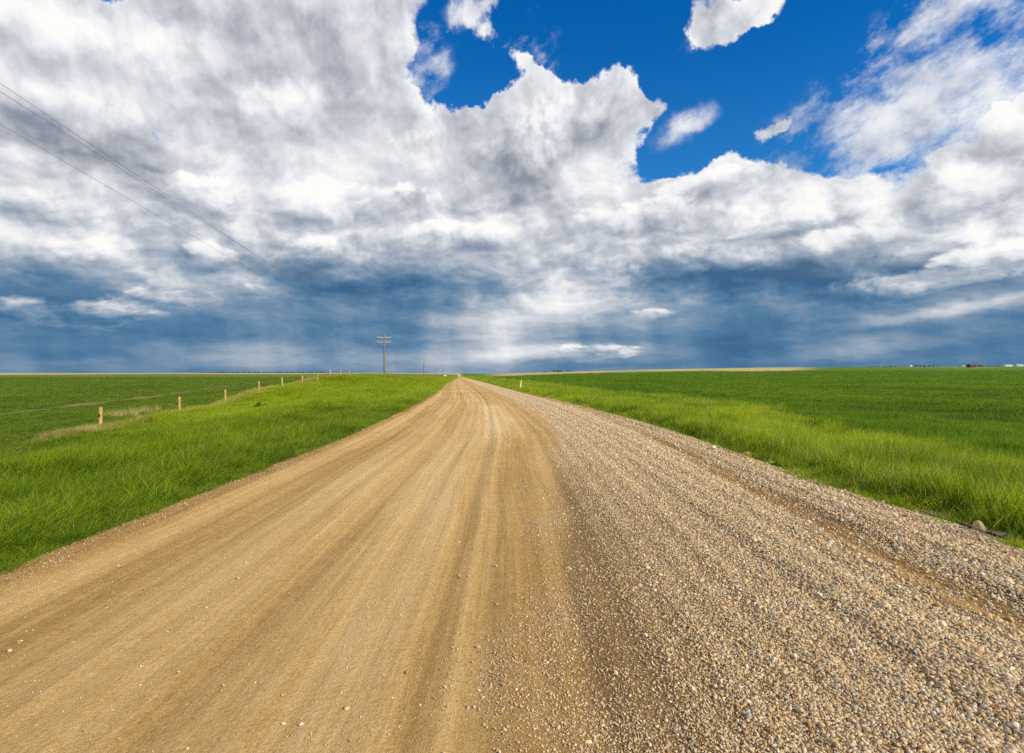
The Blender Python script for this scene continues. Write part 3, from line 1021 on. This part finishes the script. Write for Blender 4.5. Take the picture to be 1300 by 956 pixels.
def plain(name, c, rough=.7, spec=.3, var=.25, scale=8.0, metal=0.0):
    m, t, out = new_mat(name)
    co = Ex(t, t.node('ShaderNodeTexCoord').outputs['Object'])
    n = t.noise(co, scale, 5, .65)
    b = principled(t, out, t.mix(t.rng(n, .3, .7), tuple(x * (1 - var) for x in c), c), rough, bump=n, spec=spec, bump_dist=.004)
    b.inputs['Metallic'].default_value = metal
    return m


def wood(name, c0, c1, zs=.6):
    m, t, out = new_mat(name)
    co = Ex(t, t.node('ShaderNodeTexCoord').outputs['Object'])
    x, y, z = t.sep(co)
    n = t.noise(t.xyz(x * 14, y * 14, z * zs), 2.0, 6, .65)
    k = t.noise(co, 5.0, 3, .6)
    principled(t, out, t.mix(t.rng(n * .7 + k * .4, .35, .75), c0, c1), .85, bump=n, spec=.15, bump_dist=.01)
    return m


m_post = wood('weathered_post', (.24, .145, .045), (.46, .32, .12))
m_pole = wood('pole_wood', (.13, .085, .03), (.25, .18, .07))
m_arm = wood('arm_wood', (.30, .26, .20), (.46, .42, .34))
m_ins = plain('insulator_glass', (.62, .66, .62), .25, .5)
m_steel = plain('galvanised_steel', (.42, .43, .44), .5, .5)
m_wire = plain('wire_metal', (.16, .16, .17), .6, .3)
m_knot = plain('dark_knot', (.06, .035, .012), .9, .1)

# fence posts on the left bank
post_px = [(127, 541), (227.5, 520), (286, 509), (328.5, 497), (358.5, 492), (383.5, 488), (403, 483.8), (418.5, 480.2), (432, 479.5), (443, 478.5)]
post_D = [30, 37.6, 44.4, 51, 57.3, 63.5, 69.4, 75.5, 82, 88.5]
words = ['nearest and tallest looking wooden fence post in the left pasture, dark knot on its face', 'second wooden fence post from the camera, just past the dry grass tuft',
         'third wooden fence post from the camera on the rising bank', 'fourth wooden fence post from the camera on the rising bank', 'fifth wooden fence post from the camera beside pale grass',
         'sixth wooden fence post from the camera, below the bank top', 'seventh wooden fence post from the camera, near the bank top', 'eighth wooden fence post, first one on top of the bank',
         'ninth wooden fence post, second to last on the bank top', 'farthest wooden fence post, last in line toward the utility pole']
base_post = None
for i, ((px, py), D0) in enumerate(zip(post_px, post_D)):
    X0 = (px - CX) / FPX * D0
    z0 = float(terrain(X0, D0))
    if base_post is None:
        r = .095
        b = MB().tube([(0, 0, -.3), (0, 0, .3), (.004, 0, .8), (.01, .004, 1.22), (.012, .004, 1.27), (.012, .004, 1.285)], [r, r, r * .97, r * .94, r * .78, r * .3], 14)
        base_post = b.build('fence_post', m_post, smooth=True)
        po = base_post
        MB().box((.012, -r * .95, .82), (.055, .03, .20)).build('knot', m_knot, po, bevel=.012)
    else:
        po = base_post.copy()
        COL.objects.link(po)
    po.location = (X0, D0, z0)
    po.rotation_euler = (random.gauss(0, .025), random.gauss(0, .03), random.uniform(-.2, .2) if i == 0 else random.uniform(-3, 3))
    po.scale = (1, 1, random.uniform(.92, 1.06))
    tag(po, words[i], 'fence post', 'wooden fence posts along the left bank')

# utility poles
pole_spec = [(488, 130, 'nearest tall wooden utility pole with two pale crossarms, on the left bank'), (538, 285, 'second wooden utility pole from the camera along the left roadside'),
             (553.5, 455, 'third wooden utility pole, small in the distance left of the road'), (562, 610, 'fourth wooden utility pole, thin against the sky left of the road'),
             (567, 760, 'farthest wooden utility pole, thinnest mark beside where the road vanishes')]
PH = 10.1
pole = empty('utility_pole', (0, 0, 0), pole_spec[0][2], 'utility pole', 'utility poles along the left roadside')
MB().tube([(0, 0, -1), (0, 0, 3), (0, 0, 7), (0, 0, PH)], [.19, .17, .145, .12], 14).build('pole_shaft', m_pole, pole, smooth=True)
ARM = [(9.35, 1.55), (8.35, 1.6)]
ARM_ANG = math.radians(8)
for z, hw in ARM:
    a = MB().box((0, -.20, z), (2 * hw, .13, .16)).build('crossarm', m_arm, pole, bevel=.015)
    for sx in (-1, 1):
        MB().tube([(sx * hw * .55, -.20, z - .1), (0, -.165, z - .72)], [.022, .022], 6).build('brace', m_steel, pole)
    for x in (-hw * .93, -hw * .62, -hw * .3, hw * .3, hw * .62, hw * .93):
        MB().tube([(x, -.20, z + .07), (x, -.20, z + .17), (x, -.20, z + .18), (x, -.20, z + .23), (x, -.20, z + .24), (x, -.20, z + .30), (x, -.20, z + .31)],
                  [.018, .018, .06, .065, .045, .055, .02], 8).build('insulator', m_ins, pole, smooth=True)
pole_pos = []
for i, (px, D0, lab) in enumerate(pole_spec):
    o = pole if i == 0 else copy_tree(pole)
    X0 = (px - CX) / FPX * D0
    o.location = (X0, D0, float(terrain(X0, D0)))
    o.rotation_euler = (0, random.gauss(0, .006), ARM_ANG)
    o['label'] = lab
    pole_pos.append(Vector(o.location))

# wires: one mesh per line, strung over every pole and on to the one behind the camera
arm_pts = [(-ARM[0][1] * .3, ARM[0][0] + .27, 19.0, 105.5), (ARM[0][1] * .62, ARM[0][0] + .27, 17.0, 116.0), (-ARM[1][1] * .62, ARM[1][0] + .27, 20.0, 157.5)]
wl = ['uppermost of three thin wires crossing the upper left sky', 'middle of three thin wires, just below the uppermost one', 'lowest of three thin wires, well apart under the close pair']
ca, sa = math.cos(ARM_ANG), math.sin(ARM_ANG)
for (ax, az, Dn, ypix), lab in zip(arm_pts, wl):
    ends = [p + Vector((ax * ca + .2 * sa, ax * sa - .2 * ca, az)) for p in pole_pos]
    a = ends[0]
    near = Vector((-CX / FPX * Dn, Dn, EYE + (HY - ypix) / FPX * Dn))
    far_end = near + (near - a) * (28.0 / (near - a).length)
    pts = [far_end, near]
    for q in np.linspace(0, 1, 15)[1:]:
        p = near.lerp(a, q)
        p.z -= 1.0 * q * (1 - q)
        pts.append(p)
    for b0, b1 in zip(ends[:-1], ends[1:]):
        for q in np.linspace(0, 1, 9)[1:]:
            p = b0.lerp(b1, q)
            p.z -= 4 * 1.4 * q * (1 - q)
            pts.append(p)
    w = MB().tube(pts, [.0075] * len(pts), 6).build('overhead_wire', m_wire, smooth=True)
    tag(w, lab, 'wire', 'overhead wires on the utility poles')

# roadside marker
m_white = plain('white_paint', (.78, .76, .70), .5, .4, var=.12)
m_yellow = plain('yellow_reflector', (.80, .66, .06), .4, .5, var=.1)
X0, D0, z0 = hit(660.5, 495.5)
mk = empty('marker_post', (X0, D0, z0), 'short white roadside marker post with a yellow top, leaning right', 'marker post')
mk.rotation_euler = (0, .10, 0)
k_ = 13.5 * D0 / FPX
MB().prism([(-.055, -.2), (.055, -.2), (.06, k_ * .66), (-.06, k_ * .66)], -.012, .012).build('post', m_white, mk, bevel=.006)
MB().prism([(-.06, k_ * .662), (.06, k_ * .662), (.055, k_ * .97), (.02, k_), (-.03, k_)], -.014, .014).build('reflector', m_yellow, mk, bevel=.006)

# single rocks
m_rock = [plain('olive_rock', (.46, .36, .16), .75, .25, .4, 14), plain('white_rock', (.62, .57, .48), .7, .3, .2, 14), plain('rust_rock', (.42, .19, .08), .8, .2, .3, 14), plain('buff_rock', (.60, .45, .26), .8, .2, .25, 14)]
rocks = [(1243, 673, .165, 0, .85, 1.0, 'large rounded olive boulder at the edge of the grass on the right'), (906, 572, .15, 1, .6, .4, 'pale whitish stone on the gravel near the right grass edge'),
         (947, 578.5, .22, 2, .6, .9, 'rust brown stone against the right grass edge'), (979, 587, .19, 3, .4, .4, 'flat buff stone at the foot of the right grass'),
         (1124, 786, .085, 3, .5, .5, 'flat buff stone, the biggest amid the gravel in the right foreground')]
for px, py, sz, mi, flat, yaw, lab in rocks:
    D0 = EYE * FPX / (py - HY)
    X0 = (px - CX) / FPX * D0
    f_ = (X0 - XL(D0)) / (XR(D0) - XL(D0))
    z0 = float(road_z(X0, D0) if f_ < 1 else terrain(X0, D0))
    o = stone('rock', m_rock[mi], 60 + int(px), flat=flat, sub=4, link=True, rough=.18)
    o.location = (X0, D0, z0 + sz * flat * .36)
    o.scale = (sz, sz, sz)
    o.rotation_euler = (0, .35 if sz > .15 and mi == 0 else 0, yaw)
    tag(o, lab, 'rock')

# dark bushes on the bank
m_bush = leaf_mat('bush_leaf', (.028, .085, .006), (.07, .14, .010), (.1, .1, .02), 0.0, trans=.3)


def bush(px, py, rad, lab):
    X0, D0, z0 = hit(px, py)
    r = np.random.default_rng(int(px))
    V, F = [], []
    for i in range(900):
        d = r.normal(size=3)
        d /= np.linalg.norm(d)
        rr = rad * r.uniform(.35, 1) * (1 + .25 * math.sin(d[0] * 5 + px) + .2 * math.sin(d[1] * 6))
        c = np.array([d[0] * rr * 1.2, d[1] * rr, abs(d[2]) * rr * .9 + .1])
        a = r.normal(size=3); a /= np.linalg.norm(a)
        b = np.cross(a, r.normal(size=3)); b /= np.linalg.norm(b)
        s_ = r.uniform(.04, .085)
        k = len(V)
        V += [c - a * s_, c + b * s_ * .5, c + a * s_, c - b * s_ * .5]
        F.append((k, k + 1, k + 2, k + 3))
    st = MB()
    e = empty('bush', (X0, D0, z0), lab, 'bush')
    for i in range(6):
        th = i * 1.05
        st.tube([(0, 0, -.1), (math.cos(th) * rad * .3, math.sin(th) * rad * .3, rad * .4), (math.cos(th) * rad * .7, math.sin(th) * rad * .7, rad * .75)], [.02, .015, .006], 5)
    st.build('stem', m_pole, e)
    fo = mesh_obj('foliage', V, F, m_bush, e, smooth=False)


bush(330, 519, .26, 'small dark green bush on the lit left bank, right of the fence posts')
bush(366, 512, .22, 'smaller dark weed clump farther up the left bank')

# ------------------------------------------------------------------ on the far horizon
m_barn = plain('dark_barn_boards', (.10, .055, .05), .8, .2, .3, 2)
m_rust = plain('rust_red_boards', (.20, .10, .07), .8, .2, .3, 2)
m_wht = plain('white_siding', (.74, .75, .76), .6, .3, .1, 2)
m_roofg = plain('grey_metal_roof', (.45, .47, .50), .45, .5, .15, 2)
m_roofd = plain('dark_roof', (.09, .08, .085), .8, .2, .2, 2)
m_glass = plain('dark_glass', (.03, .035, .045), .1, .6, .1, 2)


def building(name, px, D0, L, W, H, ridge, wall, roof, label, cat, rz=0.0, doors=1, group=None):
    X0 = (px - CX) / FPX * D0
    z0 = float(terrain(X0, D0)) - .1
    e = empty(name, (X0, D0, z0), label, cat, group, rz)
    b = MB()
    gable = [(-W / 2, 0), (W / 2, 0), (W / 2, H), (0, H + ridge), (-W / 2, H)]
    b.prism(gable, -L / 2, L / 2)
    for i, v_ in enumerate(b.v):
        b.v[i] = Vector((v_.y, v_.x, v_.z))
    b.f = [tuple(reversed(f_)) for f_ in b.f]
    b.build('wall', wall, e)
    rf = MB()
    ov = .5
    for s_ in (-1, 1):
        rf.v_start = len(rf.v)
        x0_, x1_ = -L / 2 - ov, L / 2 + ov
        y1_, z1_ = s_ * (W / 2 + ov), H - ov * ridge / (W / 2)
        k = len(rf.v)
        rf.v += [Vector(p) for p in ((x0_, 0, H + ridge + .05), (x1_, 0, H + ridge + .05), (x1_, y1_, z1_ + .05), (x0_, y1_, z1_ + .05),
                                     (x0_, 0, H + ridge + .25), (x1_, 0, H + ridge + .25), (x1_, y1_, z1_ + .25), (x0_, y1_, z1_ + .25))]
        for q in ((0, 1, 2, 3), (7, 6, 5, 4), (0, 4, 5, 1), (1, 5, 6, 2), (2, 6, 7, 3), (3, 7, 4, 0)):
            rf.f.append(tuple(k + i for i in q))
    rf.build('roof', roof, e)
    for i in range(doors):
        x = (i - (doors - 1) / 2) * L / max(doors, 1)
        MB().box((x, -W / 2 - .04, H * .36), (min(3.4, L / doors * .5), .08, H * .72)).build('door', roof, e)
        MB().box((x + min(3.4, L / doors * .5) * .5 + 1.2, -W / 2 - .04, H * .55), (1.1, .08, 1.0)).build('window', m_glass, e)
    return e


building('barn', 1233, 900, 9.5, 7, 3.6, 1.8, m_barn, m_roofd, 'dark barn on the right horizon, widest dark block beside a pale track', 'barn', .1)
building('shed', 1245.5, 1300, 6.5, 5, 3.2, 1.4, m_rust, m_rust, 'small rust red shed on the skyline just right of the dark barn', 'shed', -.2)
building('farm_shed', 1279, 1430, 19, 11, 4.2, 1.6, m_wht, m_roofg, 'long white farm shed on the skyline, left one of the two', 'farm shed', .05, 2)
building('farm_shed', 1294, 1440, 15, 10, 4.8, 1.8, m_wht, m_roofg, 'white farm shed on the skyline at the far right edge', 'farm shed', -.1, 2)
building('cottage', 1156, 1420, 5, 5, 3.4, 2.0, m_wht, m_roofg, 'tiny white cottage on the skyline left of the long dark tree row', 'cottage', .3)
building('cottage', 1223, 1430, 5.5, 5, 2.8, 1.4, m_wht, m_roofg, 'tiny white cottage on the skyline above the dark barn', 'cottage', -.1)


def tree_line(px0, px1, D0, h, lab, seed):
    """A far shelterbelt that reads as one dark mass."""
    r = np.random.default_rng(seed)
    V, F = [], []
    X0, X1 = (px0 - CX) / FPX * D0, (px1 - CX) / FPX * D0
    nt_ = max(6, int(abs(X1 - X0) / (h * .75)))
    for i in range(nt_):
        x = X0 + (X1 - X0) * (i + r.uniform(-.4, .4)) / nt_
        y = D0 + r.uniform(-8, 8)
        z = float(terrain(x, y))
        hh = h * r.uniform(.55, 1.1) * (.6 + .4 * math.sin(math.pi * min(max((i + .5) / nt_, 0), 1)) ** .4)
        k = len(V)
        for a in range(5):
            th = a * 1.2566
            V.append((x + .25 * math.cos(th), y + .25 * math.sin(th), z - .3))
        V.append((x, y, z + hh * .7))
        F += [(k + a, k + (a + 1) % 5, k + 5) for a in range(5)]
        for j in range(90):
            d = r.normal(size=3); d /= np.linalg.norm(d)
            q = r.uniform(.45, 1)
            c = np.array([x + d[0] * hh * .42 * q, y + d[1] * hh * .42 * q, z + hh * .55 + d[2] * hh * .45 * q])
            a = r.normal(size=3); a /= np.linalg.norm(a)
            b = np.cross(a, r.normal(size=3)); b /= np.linalg.norm(b)
            s_ = hh * r.uniform(.09, .16)
            k = len(V)
            V += [c - a * s_, c + b * s_, c + a * s_, c - b * s_]
            F.append((k, k + 1, k + 2, k + 3))
    o = mesh_obj('tree_line', V, F, m_bush, smooth=False)
    tag(o, lab, None, kind='stuff')


tree_line(1157, 1192, 1440, 6.0, 'dark shelterbelt of trees on the right skyline', 1)
tree_line(1098, 1150, 1430, 3.4, 'low broken row of distant trees left of the dark shelterbelt', 2)
tree_line(1195, 1300, 1450, 3.2, 'thin distant tree row behind the sheds on the right', 5)
tree_line(255, 415, 3100, 8.0, 'far dark tree row along the left skyline', 3)
tree_line(690, 730, 2600, 12.0, 'far wooded rise just right of the vanishing road', 4)

# white car pulled off beside the road, far ahead
m_car = plain('white_car_paint', (.80, .80, .80), .25, .5, .03)
m_tyre = plain('tyre_rubber', (.02, .02, .02), .8, .2, .2)
m_lamp = plain('red_tail_lamp', (.45, .02, .02), .3, .5, .1)
X0, D0, z0 = hit(564.5, 479.3)
D0 = 380.0
X0 = (564.5 - CX) / FPX * D0
z0 = float(terrain(X0, D0))
car = empty('parked_car', (X0, D0, z0 + .75), 'small white car parked on the left roadside, far ahead near the utility poles', 'car', None, .25)
side = [(-2.2, .35), (2.2, .35), (2.25, .75), (2.1, 1.0), (1.1, 1.08), (.55, 1.55), (-1.5, 1.6), (-2.05, 1.1), (-2.25, 1.0)]
b = MB().prism(side, -.88, .88)
for i, v_ in enumerate(b.v):
    nar = 1.0 if v_.z < 1.09 else .84
    b.v[i] = Vector((v_.y * nar, v_.x, v_.z))
b.f = [tuple(reversed(f_)) for f_ in b.f]
b.build('body', m_car, car, bevel=.06)
MB().poly([(-.66, -1.62, 1.55), (.66, -1.62, 1.55), (.76, -2.02, 1.16), (-.76, -2.02, 1.16)]).build('rear_window', m_glass, car)
for v_ in car.children[-1].data.vertices:
    v_.co.y -= .05
for sx in (-1, 1):
    MB().box((sx * .84, -.4, 1.3), (.06, 2.2, .34)).build('side_window', m_glass, car)
    MB().box((sx * .68, -2.25, .88), (.28, .06, .16)).build('tail_lamp', m_lamp, car)
    for y in (-1.35, 1.4):
        wv = MB()
        wv.tube([(sx * .90, y, .34), (sx * .70, y, .34)], [.34, .34], 18)
        wv.build('wheel', m_tyre, car)
